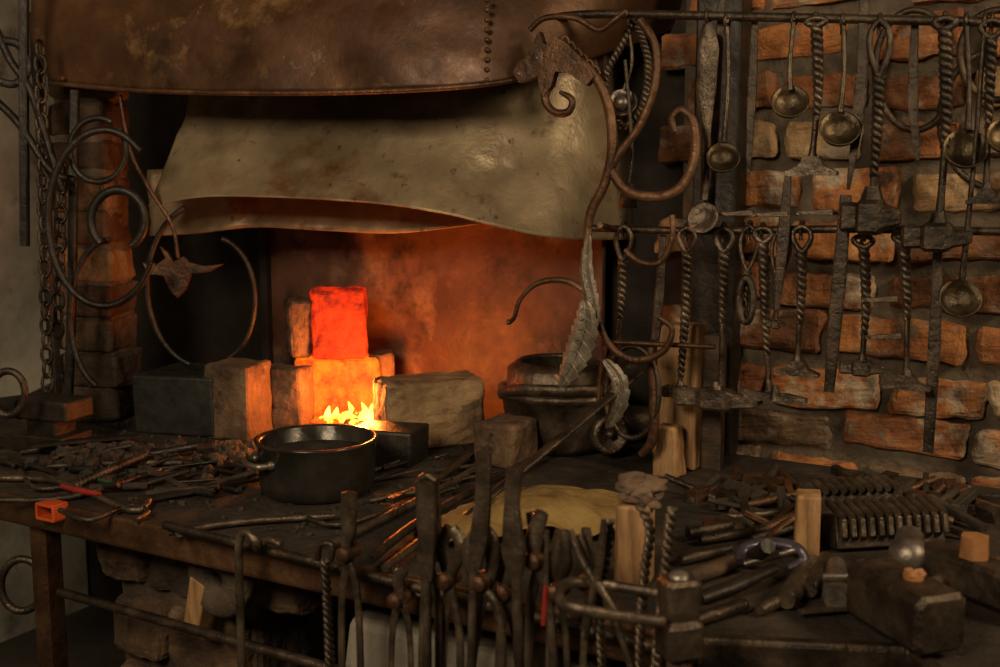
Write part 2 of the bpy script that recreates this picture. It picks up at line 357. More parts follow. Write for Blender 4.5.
for i in range(13):
    x=R(-.045,.07); y=R(-.03,.02); h=R(.02,.055)
    p0=fc+Vector((x,y,.02)); pts=[p0,p0+Vector((R(-.01,.01),0,h*.45)),p0+Vector((R(-.015,.02),0,h))]
    o.tube(pts,[.011,.009,.0008],k=4,n=8)
o.done()
o=B('charcoal_pile',[coal,hearth,oldbrick])
for i in range(480):
    px=R(20,520); py=R(405,540)
    g=G(px,py); 
    if (g-FA).dot(N)>-.06 or (g-WA).dot(N)<.12 or g.x<-1.2: continue
    d=(g-fc).length; 
    if d<.1: continue
    if px>380 and random.random()<.5: continue
    o.rock(g+Z*.002,R(.003,.007),random.choice([0,0,1,1]),j=.35)
for i in range(170):
    g=G(random.gauss(100,28),random.gauss(458,8)); o.rock(g+Z*R(0,.015),R(.007,.016),random.choice([0,0,1]),j=.35)
for i in range(60):
    g=G(random.gauss(232,18),random.gauss(462,8)); o.rock(g+Z*R(0,.015),R(.007,.014),random.choice([0,1,2]),j=.35)
o.done()
# ---------------------------------------------------------------- pot
pc=G(308,508)+Vector((0,.112,0)); pc.z=.802
o=B('cooking_pot',[enamel,steel,coal])
o.lathe([(.0,.0),(.098,.0),(.108,.008),(.111,.03),(.112,.096),(.117,.100),(.118,.105),(.110,.105),(.107,.100),(.106,.02),(.0,.015)],pc,n=48,cap=False)
o.lathe([(.0,.074),(.06,.076),(.106,.074)],pc,n=48,cap=False,mi=2)
a=math.radians(215)
dv=Vector((math.cos(a),math.sin(a),0)); tv=Vector((-dv.y,dv.x,0)); h=Z*.072
o.tube([pc+h+dv*.108+tv*.035,pc+h+dv*.133+tv*.032,pc+h+dv*.141,pc+h+dv*.133-tv*.032,pc+h+dv*.108-tv*.035],.006,k=5,ref=Z,n=8,mi=1)
for t_ in (-.035,.035): o.rock(pc+h+dv*.110+tv*t_,.009,1,j=.05,sm=True)
a=math.radians(40); dv=Vector((math.cos(a),math.sin(a),0)); tv=Vector((-dv.y,dv.x,0))
o.tube([pc+h+dv*.108+tv*.03,pc+h+dv*.128,pc+h+dv*.108-tv*.03],.005,k=5,ref=Z,n=8,mi=0)
o.done()
# ---------------------------------------------------------------- cast blower housing
bc=G(566,462)+Vector((0,.13,0)); bc.z=.802
o=B('cast_iron_blower',[ironL,ironL,soot])
o.lathe([(.0,0),(.090,0),(.112,.02),(.130,.07),(.137,.12),(.146,.124),(.146,.138),(.132,.138),(.125,.12),(.10,.04),(0,.03)],bc,n=40,cap=False)
o.lathe([(.115,.13),(.112,.178),(.088,.195),(.086,.186),(.100,.17),(.105,.13)],bc+Vector((-.012,.02,0)),n=40,cap=False,mi=0)
ax=Vector((.35,-.9,.05)); pp=bc+Vector((.088,-.105,.055))
o.lathe([(.0,.0),(.038,.0),(.042,.004),(.042,.024),(.033,.026),(.028,.012),(0,.01)],pp,ax,n=28,mi=1,cap=False)
o.lathe([(0,.0),(.009,0),(.009,.024),(0,.026)],pp,ax,n=12,mi=1,cap=False)
for a in range(0,360,60):
    r_=.036; q=Vector((0,0,1)).rotation_difference(ax.normalized())@Vector((r_*math.cos(math.radians(a)),r_*math.sin(math.radians(a)),.026)); o.rock(pp+q,.004,1,j=.05,sm=True)
o.tube([bc+Vector((-.14,-.02,.125)),bc+Vector((-.1,-.11,.15)),bc+Vector((0,-.15,.155)),bc+Vector((.1,-.11,.15)),bc+Vector((.14,-.02,.125))],.008,k=6,mi=1,ref=Z,asp=1.6)
o.tube([bc+Vector((.12,0,.06)),bc+Vector((.2,.03,.05))],.035,n=16)
o.done()
br('firebrick',507,468,(.10,.1,.095),-35,oldbrick,dy=.04).done(bevel=.008,rough=.012,rs=.03)
g=P(680,455,2.27); o=B('wood_post',[wood]); o.box(TM((g.x,g.y,.8+.15),-20),(.085,.07,.30),0,.006); o.box(TM((g.x-.035,g.y-.07,.8+.05),-30),(.05,.05,.10),0,.006); o.done(bevel=.006,rough=.008,rs=.05)
g=G(712,470); o=B('wood_plank',[woodD]); o.box(TM((g.x,g.y+.02,.8+.14),-29),(.05,.03,.28),0,.003); o.done(bevel=.003)
# ---------------------------------------------------------------- right rails
OT=.34; OL=.30
o=B('hanging_rail',iron)
o.tube([V(530,32,OT),V(545,20,OT),V(600,14,OT),V(760,17,OT),V(900,20,OT),V(1060,24,OT)],.0085,k=4)
for x in (740,1030): o.tube([V(x,17,OT),V(x,17,0)],.008,ref=Z)
o.done()
o=B('hanging_rail',iron)
o.tube([V(590,228,OL),V(700,231,OL),V(850,229,OL),V(1060,233,OL)],.0075,k=3)
for x in (718,1030): o.tube([V(x,230,OL),V(x,230,0)],.007,ref=Z)
o.done()
def S(px): return px/F_*2.1
def ring(o,px,py,rx,ry,off,r,mi=0,a0=0,a1=360,k=18,twist=False):
    full=abs(a1-a0)>=360
    pts=[V(px+rx*math.cos(math.radians(a0+(a1-a0)*i/k)),py-ry*math.sin(math.radians(a0+(a1-a0)*i/k)),off) for i in range(k if full else k+1)]
    o.tube(pts,r,k=3,closed=full,n=8,mi=mi)
def head(o,px,py,w,h,off,kind='hammer',mi=0,tilt=0):
    c=V(px,py,off); d=(D*math.cos(tilt)+Z*math.sin(tilt)); W=S(w)/2*1.1; H=S(h)/2
    if kind=='hammer':
        o.tube([c-d*W,c-d*W*.9,c-d*W*.45,c-d*W*.3,c+d*W*.3,c+d*W*.45,c+d*W*.92,c+d*W],[H*.8,H*.95,H*.85,H*1.1,H*1.1,H*.8,H*.5,H*.35],prof=SQ,mi=mi)
        o.tube([c+Z*H*.8,c+Z*H*1.9],[H*.8,H*.45],mi=mi,n=10)
    if kind=='axe':
        up=Z
        poly=[c-d*W+up*H*.9,c-d*W*.3+up*H*.5,c+d*W*.4+up*H*.7,c+d*W+up*H*.2,c+d*W-up*H*.5,c+d*W*.3-up*H*.7,c-d*W*.2-up*H*.5,c-d*W-up*H*1.2]
        o.prism(poly,.014,N,mi); o.tube([c-Z*H*.5,c+Z*H*1.8],[.012,.006],mi=mi,n=10)
    if kind=='wedge':
        poly=[c-d*W*.30+Z*H,c+d*W*.30+Z*H,c+d*W*.5+Z*0,c+d*W-Z*H*.6,c+d*W-Z*H,c-d*W-Z*H,c-d*W-Z*H*.6,c-d*W*.5+Z*0]
        o.prism(poly,.022,N,mi); o.tube([c+Z*H*.2,c+Z*H*1.8],[.011,.006],mi=mi,n=10)
def bowl(o,px,py,r,off,mi=1,ax=None):
    ax=ax or (N*.75+Z*.45+D*.25); c=V(px,py,off+.01); q=S(r)
    pr=[(0,-q*.8),(q*.5,-q*.7),(q*.85,-q*.4),(q,0),(q*.93,0.001),(q*.78,-q*.35),(q*.45,-q*.6),(0,-q*.68)]
    o.lathe(pr,c,ax,n=22,mi=mi,cap=False)
def hook(o,px,py,off,r=.0035,mi=0):
    c=V(px,py,off); rr=.013
    pts=[c+N*(rr*math.cos(a))+Z*(rr*math.sin(a)) for a in [math.radians(x) for x in range(-60,231,30)]]
    pts=[pts[0]-Z*.012]+pts
    o.tube(pts,r,ref=D,k=3,n=6,mi=mi)
def handtool(name,path,rail_off,kind,hd,r=.0055,m=ironL,plain0=.12,plain1=.2,loop=True,pitch=.026,mats=None,off=None):
    off=off if off is not None else rail_off+.016
    o=B(name,mats or [m,brass]); pts=[V(x,y,off) for x,y in path]
    c=catmull(pts,12); n=len(c); i0=max(1,int(n*plain0)); i1=min(n-2,max(i0,int(n*(1-plain1))))
    if i1>i0+1: o.rope(c[i0:i1+1],[r*1.5,r*1.35,r*.95],pitch,k=1)
    if loop:
        t=c[0]; e=c[i0]
        for sg in (-1,1):
            o.tube([t,t.lerp(e,.15)+D*sg*.013,t.lerp(e,.45)+D*sg*.017,t.lerp(e,.8)+D*sg*.009,e],[r*.75,r*.75,r*.8,r*.85,r*.9],k=4,n=7)
    else: o.tube(c[:i0+1],[r*.8,r*.7],n=8)
    o.tube(c[i1:],[r*.85,r*.8,r*1.1],n=8)
    hook(o,path[0][0],path[0][1]+2,rail_off)
    x,y,w,h=hd
    if kind=='bowl': bowl(o,x,y,w,off)
    elif kind: head(o,x,y,w,h,off,kind)
    return o.done()
handtool('forged_hammer',[(624,226),(622,290),(618,350)],OL,'wedge',(617,359,38,16),r=.0068,plain0=.28,plain1=.3)
handtool('forged_axe',[(687,228),(686,300),(680,386)],OL,'hammer',(680,392,34,13),r=.0068,plain0=.2,plain1=.1)
handtool('forged_hammer',[(724,228),(723,300),(721,385)],OL,'hammer',(716,399,80,20),r=.0072,plain0=.2,plain1=.4)
handtool('forged_hammer',[(763,228),(765,310),(769,390)],OL,'axe',(775,397,58,13),r=.0068,plain0=.15,plain1=.25)
handtool('forged_hammer',[(802,226),(801,300),(797,362)],OL,'wedge',(797,368,40,15),r=.0066,plain0=.22,plain1=.35)
handtool('forged_hammer',[(863,236),(866,300),(862,362)],OL,'hammer',(862,368,38,14),r=.0064,plain0=.12,plain1=.25)
handtool('forged_hammer',[(903,232),(907,300),(906,376)],OL,'wedge',(907,382,38,14),r=.0064,plain0=.12,plain1=.4)
handtool('forged_poker',[(750,226),(747,280),(746,325)],OL,None,(0,0,0,0),r=.005,plain0=.4,plain1=.3)
handtool('forged_poker',[(783,228),(778,280),(775,320)],OL,'hammer',(776,324,18,8),r=.005,plain0=.5,plain1=.3)
handtool('forged_hammer',[(816,18),(818,90),(812,158)],OT,'wedge',(812,166,44,18),r=.007,plain0=.1,plain1=.35)
handtool('forged_hammer',[(880,20),(878,110),(872,200)],OT,'hammer',(871,217,48,30),r=.007,plain0=.35,plain1=.2,m=iron)
handtool('forged_hammer',[(945,18),(946,120),(939,222)],OT,'hammer',(937,237,54,24),r=.0078,plain0=.1,plain1=.4,m=iron)
handtool('forged_poker',[(992,20),(990,80),(986,190)],OT,'wedge',(986,196,30,14),r=.006,plain0=.2,plain1=.3,m=iron)
for (p,hx,hy,hr,m) in [([(794,18),(790,60),(790,90)],790,101,18,ironL),([(843,20),(844,70),(840,112)],840,128,19,ironL),
          ([(727,20),(728,80),(724,142)],723,157,17,ironL),([(966,20),(969,80),(968,130)],966,148,20,iron),([(985,20),(975,150),(962,280)],960,298,19,iron),
          ([(1010,20),(1012,80),(1010,120)],1008,135,18,iron)]:
    handtool('forged_ladle',p,OT,'bowl',(hx,hy,hr,0),r=.0052,m=m,plain0=.05,plain1=.9,loop=False)
o=B('forged_spatula',[ironL]); pts=[V(708,24,OT+.02),V(708,50,OT+.02),V(706,90,OT+.02),V(706,130,OT+.02),V(704,200,OT+.02)]
o.tube(pts,[.010,.022,.020,.010,.008],asp=[.4,.15,.15,.4,.6],k=6,n=12); hook(o,708,17,OT)
o.lathe([(0,-.010),(.020,-.008),(.031,.003),(.028,.004),(.018,-.004),(0,-.006)],V(703,218,OT+.02),N+Z*.3,n=24,cap=False); o.done()
o=B('braided_hanger',[ironL,steel])
o.rope([V(634,20,OT+.02),V(648,60,OT+.02),V(643,105,OT+.02),V(625,126,OT+.02),V(608,108,OT+.02),V(606,75,OT+.02),V(622,45,OT+.02),V(634,20,OT+.02)],.0072,.02)
bowl(o,622,102,16,OT+.02,mi=1); o.tube([V(628,20,OT+.02),V(632,60,OT+.02),V(624,90,OT+.02)],.004,k=4); o.rock(V(622,103,OT+.035),S(9),1,j=.03,sm=True); o.done()
def flat(name,pts,w,off,m=iron,asp=.3):
    o=B(name,[m]); o.tube([V(x,y,off) for x,y in pts],w,asp=asp,prof=SQ,k=4); return o
flat('flat_file',[(846,195),(838,290),(829,392)],[.010,.013,.009],OL+.03,iron).done()
flat('flat_bar',[(938,250),(934,350),(928,452)],[.008,.011,.009],OL-.02,iron).done()
flat('forged_knife',[(864,0),(860,100),(848,190)],[.008,.011,.003],OT+.0,iron).done()
flat('forged_knife',[(788,175),(783,240),(776,320)],[.006,.012,.003],OL+.03,iron).done()
flat('flat_bar',[(755,20),(752,90),(748,175)],[.006,.009,.004],OT-.02,iron).done()
flat('flat_bar',[(722,0),(716,100),(708,225)],[.006,.009,.012],OT-.03,iron).done()
for x,y in ((880,300),(884,337),(770,215),(815,213),(865,214),(735,214)):
    flat('forged_nail',[(x-18,y),(x+18,y-1)],[.003,.006],OL+.03,ironL,asp=.8).done()
flat('flat_bar',[(915,20),(913,100),(918,160)],[.006,.009,.004],OT-.02,iron).done()
flat('flat_bar',[(663,235),(660,290),(655,340)],[.006,.010,.008],OL-.02,iron).done()
for px,py,rx,ry,a0,a1,of in ((915,70,40,60,20,330,.1),(1000,55,40,45,60,300,.12),(1000,120,60,70,100,260,.08),(746,300,7,22,0,360,.33)):
    o=B('iron_ring',[iron]); ring(o,px,py,rx,ry,of,.007,0,a0,a1); o.done()
# ---------------------------------------------------------------- wrought bracket
o=B('wrought_horsehead_bracket',[rust,leafm]); OB=.42
Q=lambda l,of=OB:[V(x,y,of) for x,y in l]
o.tube(Q([(572,55),(592,72),(608,105),(612,150),(604,185),(590,215),(588,250),(594,300),(606,340),(632,360),(662,352),(672,330),(660,318)]),[.008,.010,.011,.011,.010,.010,.009,.009,.008,.008,.007,.006,.005],asp=.7,k=6)
o.tube(Q([(608,165),(625,190),(655,197),(680,188),(694,160),(694,125),(682,110),(672,118),(675,132)]),[.009,.010,.010,.009,.008,.006],asp=.7,k=6)
o.tube(Q([(530,30),(545,18),(575,18),(598,30),(612,22),(625,12)]),.006,k=5)
o.tube(Q([(560,92),(572,100),(568,112),(554,112),(545,100),(548,84)]),[.004,.007,.008,.008,.009,.010],k=5)
o.tube(Q([(625,250),(640,262),(660,262),(672,240),(672,215)]),.006,k=5)
o.tube(Q([(640,20),(655,45),(655,85),(640,125),(622,150),(610,170)]),.008,k=5)
hp=[(515,73),(519,64),(529,56),(533,47),(541,32),(545,44),(552,46),(557,37),(566,42),(580,55),(597,76),(588,86),(568,72),(557,72),(553,86),(545,97),(541,88),(540,76),(531,80),(521,83)]
o.prism(Q(hp),.018,N,0); 
for (x,y) in ((537,58),(519,74)): o.rock(V(x,y,OB+.009),.004,1,j=.05,sm=True)
for i in range(6): o.tube(Q([(560+i*5,42+i*6),(566+i*6,36+i*6),(570+i*6,44+i*6)],OB),.003,k=3,n=6)
o.tube(Q([(507,323),(514,318),(520,300),(536,284),(560,280),(580,288),(592,308),(600,330)],OB),[.004,.005,.005,.006,.007,.006,.005],k=6)
o.rock(V(509,322,OB),.006,0,j=.1,sm=True)
o.tube(Q([(583,290),(584,305)],OB+.02),.004); o.leaf(Q([(584,300),(585,325),(576,355),(560,386)],OB+.035),.032,1,teeth=9)
o.leaf(Q([(604,360),(618,380),(618,405),(606,428)],OB+.01),.022,1,teeth=7)
o.leaf(Q([(588,235),(586,270),(592,300),(597,325)],OB+.024),.017,1,teeth=7)
o.tube(Q([(606,345),(600,380),(598,410)],OB-.02),.005,k=4)
o.tube(Q([(606,342),(655,344),(715,347)],OB-.03),.005)
o.tube([V(618,230,OL),V(600,225,OB)],.006,ref=Z); o.tube([V(625,13,OB),V(625,15,OT)],.006,ref=Z)
o.done()
o=B('iron_ring',[iron]); ring(o,632,392,27,46,.38,.006); o.done()
o=B('iron_hook',[rust]); o.tube([V(650,345,.38),V(654,400,.38),V(652,440,.38),V(640,455,.38)],[.008,.011,.011,.007],k=5,asp=.5); o.done()
o=B('bell_hanger',[iron]); o.lathe([(.0,.05),(.012,.048),(.016,.03),(.018,.0),(.014,0)],V(628,208,OB-.04),Z,n=16); o.tube([V(628,190,OB-.04),V(632,150,OB-.04),V(625,60,OB-.04)],.004,k=4); o.done()
# ---------------------------------------------------------------- left ironwork
LD=2.50
def PL(l,d=LD): return [P(x,y,d) for x,y in l]
YN=Vector((0,-1,0))
o=B('iron_bar',[black]); o.tube(PL([(24,-60),(24,100),(25,246)]),.009,prof=SQ,ref=YN); o.done()
o=B('iron_hook_rod',[black]); o.tube(PL([(-8,20),(10,60),(30,90),(50,150),(62,190)]),.009,k=5,ref=YN); o.done()
o=B('iron_hook_rod',[black]); o.tube(PL([(-10,95),(20,125),(50,170),(75,180)]),.009,k=5,ref=YN); o.done()
o=B('iron_strap',[black]); o.tube(PL([(2,40),(20,46),(28,70),(14,84),(-5,80)]),[.009]*3,asp=.4,k=5,ref=YN); o.done()
def chain(px0,py0,px1,py1,d,w_=.011,L=.020):
    o=B('hanging_chain',[iron]); y=py0; i=0
    while y<py1:
        c=P(px0+(px1-px0)*(y-py0)/(py1-py0),y,d); pts=[]
        for a in range(0,360,36):
            ca,sa=math.cos(math.radians(a)),math.sin(math.radians(a))
            pts.append(c+(Vector((1,.2,0)) if i%2 else Vector((.35,1,0)).normalized())*ca*w_+Z*sa*L)
        o.tube(pts,.0042,closed=True,k=2,n=6,ref=YN if i%2 else Vector((1,-.3,0))); y+=14.5; i+=1
    o.done()
chain(40,50,48,402,LD)
chain(62,170,58,330,LD+.05)
def ringP(name,px,py,rx,ry,d,r,a0=0,a1=360,m=iron,k=20):
    o=B(name,[m]); full=abs(a1-a0)>=360
    pts=[P(px+rx*math.cos(math.radians(a0+(a1-a0)*i/k)),py-ry*math.sin(math.radians(a0+(a1-a0)*i/k)),d) for i in range(k if full else k+1)]
    o.tube(pts,r,k=3,closed=full,ref=YN); o.done()
ringP('iron_hoop',104,218,56,88,2.44,.008,50,330,black)
ringP('iron_hoop',98,150,28,32,2.48,.007,60,400,black)
ringP('horseshoe',118,220,27,30,2.46,.010,-60,230,black)
ringP('iron_hoop',205,285,58,82,2.6,.007,110,255,black)
ringP('iron_hoop',215,300,40,62,2.68,.007,-70,80,black)
ringP('iron_hoop',110,315,40,75,2.5,.007,90,250,black)
ringP('iron_ring',8,393,17,22,2.3,.008,0,360,iron)
ringP('iron_ring',22,585,21,26,2.12,.008,0,360,iron)
o=B('forged_bull_head',[rust])
o.prism(PL([(143,262),(152,268),(166,258),(160,246),(168,252),(174,262),(184,256),(190,262),(204,266),(224,264),(210,272),(192,274),(186,290),(178,298),(170,290),(164,276),(148,274)],2.55),.016,YN); o.tube(PL([(178,258),(172,225),(150,190),(130,150),(120,95)],2.57),.005,k=4,ref=YN,mi=0)
o.done(bevel=.002)
o=B('iron_bar',[black]); o.tube(PL([(75,90),(72,300),(68,420)],2.54),.009,prof=SQ,ref=YN); o.done()
o=B('small_anvil',[black,black]); g=G(48,452); 
o.box(TM((g.x,g.y+.03,.8+.02),-20),(.14,.10,.04)); o.box(TM((g.x,g.y+.03,.85),-20),(.08,.07,.06)); o.box(TM((g.x,g.y+.03,.895),-20),(.16,.09,.045),1)
o.tube([Vector((g.x-.06,g.y+.02,.897)),Vector((g.x-.14,g.y+.045,.905))],[.029,.006],n=10,ref=Z); o.done(bevel=.005)
def lay(name,l,r,m=iron,z=.81,asp=1,k=4,prof=None):
    o=B(name,[m]); o.tube([G(x,y,z) for x,y in l],r,k=k,ref=Z,asp=asp,prof=prof); return o
lay('poker_rod',[(-5,478),(60,482),(130,510),(150,500)],.006,ironL).done()
lay('poker_rod',[(0,462),(60,466),(140,455)],.007,black).done()
lay('poker_rod',[(168,533),(240,522),(335,516)],.006,ironL).done()
lay('poker_rod',[(0,500),(70,497),(160,470)],.006,iron).done()
lay('poker_rod',[(330,545),(420,500),(475,470)],.008,ironL).done()
lay('poker_rod',[(370,560),(430,515),(560,445)],.008,iron,z=.82).done()
lay('poker_rod',[(385,568),(450,522),(520,490)],.007,ironL,z=.815).done()
lay('flat_bar',[(150,498),(220,486),(262,478)],.010,black,z=.812,asp=.4,prof=SQ).done()
lay('flat_bar',[(30,446),(90,440),(140,436)],.009,black,z=.83,asp=.5,prof=SQ).done()
lay('flat_bar',[(390,500),(440,478),(470,455)],.009,iron,z=.812,asp=.5,prof=SQ).done()
o=B('long_flat_tongs',[iron]); a=G(455,525,.82); c=P(640,372,2.2); o.tube([a,a.lerp(c,.5),c],[.009,.012,.010],asp=.5,ref=Z); o.done()
for l in ([(60,510),(90,520),(130,505),(148,512),(135,520)],[(300,515),(340,525),(400,505)],[(20,470),(35,488),(70,486)]):
    lay('bent_rod',l,.005,iron).done()
o=B('twisted_rod',[iron]); o.rope([G(75,485,.815),G(110,470,.825),G(145,455,.83)],.009,.02); o.done()
lay('red_handle_pliers',[(62,486),(80,491),(100,494)],[.005,.007,.005],redp,z=.815).done()
lay('green_marker',[(92,478),(118,484)],.004,greenp,z=.815).done()
g=Fp(52,511,.03); o=B('orange_clip',[orange]); 
Mg=Matrix.Translation(g)@Matrix.Rotation(-TH,4,'Z')
o.box(Mg@TM((0,0,.014)),(.048,.035,.006)); o.box(Mg@TM((0,0,-.012)),(.048,.035,.006)); o.box(Mg@TM((-.022,0,0)),(.006,.035,.026)); o.box(Mg@TM((.022,0,0)),(.006,.035,.026)); o.done(bevel=.002)
# ---------------------------------------------------------------- front hanging tongs
def FT(l,of): return [Fp(x,y,of) for x,y in l]
def tongs(name,l1,l2,piv,of=.09,r=.0065,jaw=None,m=ironL):
    o=B(name,[m,rust]); 
    for l,dz in ((l1,.0),(l2,.012)):
        k=len(l); rr=jaw or [r*1.4,r*1.9,r*1.3]+[r]*(k-3)
        o.tube(FT(l,of+dz),rr,asp=.6,k=6,n=8)
    o.lathe([(0,-.02),(.010,-.02),(.012,-.016),(.012,.016),(.010,.02),(0,.02)],Fp(piv[0],piv[1],of+.006),N,n=14,mi=1,cap=False)
    o.done()
o=B('hooked_rod',[ironL]); o.tube(FT([(282,545),(268,540),(258,548)],.075)+FT([(256,542),(246,532),(239,545),(240,600),(243,720)],.09),.0065,k=6); o.done()
o=B('twisted_poker',[iron]); o.tube(FT([(318,560),(320,545),(332,545),(331,560)],.09),.005,k=5); o.rope(FT([(325,560),(328,620),(333,740)],.09),.007,.022); o.done()
tongs('flat_jaw_tongs',[(346,492),(348,528),(351,552),(342,600),(343,740)],[(352,492),(350,528),(346,552),(358,600),(362,740)],(349,552))
tongs('flat_jaw_tongs',[(421,482),(424,528),(431,556),(424,600),(420,740)],[(434,482),(434,528),(428,556),(438,610),(438,740)],(430,556),m=ironL)
o=B('forging_chisel',[ironL]); o.tube(FT([(428,480),(427,520),(427,562),(427,580)],.13),[.011,.013,.012,.008],asp=.35,k=4,prof=SQ); o.tube(FT([(427,575),(428,740)],.13),.006); 
o.tube(FT([(420,480),(428,476),(437,481)],.13),.006,k=4); o.done()
o=B('forging_chisel',[ironL]); o.tube(FT([(484,452),(483,500),(479,540),(474,570)],.14),[.010,.011,.013,.008],asp=.35,k=4,prof=SQ); o.tube(FT([(474,565),(470,740)],.14),.0065); o.done()
o=B('forging_chisel',[ironL]); o.tube(FT([(515,468),(512,505),(514,552),(516,575)],.14),[.011,.010,.016,.009],asp=.4,k=4,prof=SQ); o.tube(FT([(516,570),(522,740)],.14),.007); o.done()
tongs('bolt_tongs',[(450,528),(441,545),(448,580),(444,640),(440,740)],[(452,528),(462,548),(450,580),(460,640),(458,740)],(449,578))
tongs('bolt_tongs',[(478,525),(490,540),(492,570),(478,620),(462,740)],[(486,525),(470,550),(476,580),(500,620),(500,740)],(484,580),r=.0075,of=.12)
tongs('bolt_tongs',[(500,545),(503,575),(508,590),(500,640),(498,740)],[(510,548),(513,570),(506,590),(516,640),(524,740)],(507,590))
tongs('bolt_tongs',[(532,512),(538,540),(541,560),(530,610),(528,740)],[(542,512),(534,540),(536,560),(550,610),(556,740)],(538,558),r=.007,of=.10)
tongs('long_nose_tongs',[(560,530),(556,560),(552,590),(549,640),(548,740)],[(564,530),(566,560),(560,590),(566,640),(570,740)],(558,590),r=.005)
tongs('long_nose_tongs',[(586,528),(588,560),(590,585),(584,640),(580,740)],[(578,535),(588,565),(600,590),(622,640),(640,700)],(590,580),r=.005,m=ironL)
o=B('open_divider',[ironL]); o.tube(FT([(570,530),(582,560),(598,585),(620,618)],.12),[.004,.006,.006,.003],k=4); o.tube(FT([(604,520),(600,560),(592,600),(586,640)],.12),[.004,.006,.006,.003],k=4); o.done()
o=B('needle_file',[redp,ironL]); o.tube(FT([(546,585),(545,600),(543,625)],.15),[.003,.0035,.003],k=3); o.tube(FT([(547,530),(546,585)],.15),.003,mi=1); o.done()
for l in ([(640,505),(650,530),(645,570),(640,640),(640,740)],[(672,508),(668,540),(662,600),(656,660),(650,740)],[(610,520),(606,560),(600,610),(604,700)]):
    o=B('twisted_poker',[ironL]); o.rope(FT(l,.10),.0062,.022); o.done()
tongs('bolt_tongs',[(395,570),(402,580),(398,600),(392,640),(390,740)],[(405,568),(398,582),(402,600),(410,640),(412,740)],(400,598),r=.0055,of=.07)
# ---------------------------------------------------------------- ochre rag
def ruffle(name,pts,m,nz,th=.003,ns=18):
    o=B(name,[m]); rr=[[G(*q) for q in r] for r in pts]
    cols=[catmull(r,22) for r in rr]; cc=[catmull([c[i] for c in cols],18) for i in range(len(cols[0]))]
    w_=len(cc); h_=len(cc[0]); vs=[]
    def ridge(v): return 1-2*math.sqrt(noise.noise(v)**2+.01)
    for c in cc:
        for q in c:
            a=q.x*.5+q.y*.86; b_=q.x*.86-q.y*.5
            vs.append(q+Z*(nz*.9*ridge(Vector((b_*6,a*ns,0)))+nz*.15*noise.noise(Vector((b_*20,a*30,4)))-nz*.5))
    o.add(vs,[[i*h_+j,(i+1)*h_+j,(i+1)*h_+j+1,i*h_+j+1] for i in range(w_-1) for j in range(h_-1)],0,True); return o.done(solid=th)
ruffle('ochre_cloth',[[(440,522,.815),(480,500,.82),(540,488,.83),(590,490,.83),(625,497,.82)],
                      [(420,530,.82),(480,512,.84),(540,500,.85),(590,503,.845),(635,510,.83)],
                      [(425,545,.815),(480,538,.82),(540,530,.83),(600,530,.825),(635,533,.82)]],ragm,.026,ns=15)
g=G(637,590,.8); o=B('wood_block_stand',[wood,iron]); 
o.box(TM((g.x,g.y+.04,.8+.06),-22),(.052,.05,.12),0,.004); o.done(bevel=.005)
o=B('brown_rag',[ragb]); tp=Vector((g.x+.002,g.y+.038,.930))
for i in range(16): o.rock(tp+Vector((R(-.022,.026),R(-.018,.018),R(-.012,.026))),R(.012,.020),0,sq=(1.2,1,.7),j=.6,sm=True)
o.done(sub=1)
# ---------------------------------------------------------------- hoop-handled hammer on its post at the bench corner
o=B('hoop_handled_hammer',[ironL,steel,woodD])
h0=P(679,655,1.27); h1=P(679,577,1.27)
o.tube([h0,h0.lerp(h1,.05),h0.lerp(h1,.42),h0.lerp(h1,.5),h0.lerp(h1,.95),h1],[.020,.024,.024,.020,.022,.018],prof=SQ,ref=Vector((.25,-1,0)),mi=0)
o.tube([h0-Z*.25,h0+Z*.01],[.014,.016],mi=2)
o.tube([P(664,622,1.24),P(620,616,1.24),P(580,609,1.24),P(562,602,1.26),P(560,590,1.30),P(570,583,1.34),P(600,584,1.35),P(662,594,1.31)],.0062,k=6,ref=Z,mi=0,asp=1.2)
o.lathe([(0,.0),(.011,0),(.013,.005),(.006,.009),(0,.009)],h1-Z*.002,Z,n=16,mi=1); o.done(bevel=.003)
# ---------------------------------------------------------------- right bench clutter
g=G(811,560); o=B('wood_block',[wood]); o.box(TM((g.x,g.y+.03,.8+.05),-12),(.038,.05,.10),0,.002); o.done(bevel=.003)
o=B('toothed_swage_block',[ironL,iron])
g=G(893,556); Mb=TM((g.x,g.y+.05,.8),10)
o.box(Mb@TM((0,0,.03),0,-14),(.19,.05,.055),1)
for i in range(12): 
    x=-.088+i*.016; a=Mb@Vector((x,-.03,.062)); c=Mb@Vector((x,.022,.072)); o.tube([a,c],.0062,n=8,ref=Z)
    o.box(Mb@TM((x,-.034,.045),0,-14),(.009,.012,.03),0)
o.box(Mb@TM((-.01,.08,.045),0,-10),(.16,.04,.06),1)
for i in range(9):
    x=-.075+i*.016; o.tube([Mb@Vector((x,.055,.08)),Mb@Vector((x,.10,.085))],.006,n=8,ref=Z)
o.done(bevel=.002)
for (x1,y1,x2,y2,r,m,zz) in [(786,600,812,562,.016,ironL,.818),(809,590,826,558,.014,iron,.816),(836,601,836,566,.019,steel,.820),(866,600,862,566,.015,ironL,.816),(882,588,897,558,.013,iron,.815),
      (745,604,690,622,.010,iron,.812),(760,610,800,590,.009,ironL,.812),(690,578,745,558,.012,woodD,.815),(680,560,730,548,.009,iron,.812),(905,576,822,577,.007,steel,.845),(700,540,770,528,.008,iron,.812),(720,518,800,510,.007,ironL,.82)]:
    a=G(x1,y1,zz); c=G(x2,y2,zz); o=B('steel_punch',[m]); dv=(c-a)
    o.tube([a,a+dv*.06,a+dv*.5,c],[r*.8,r,r,r*.8],n=14,ref=Z); o.done()
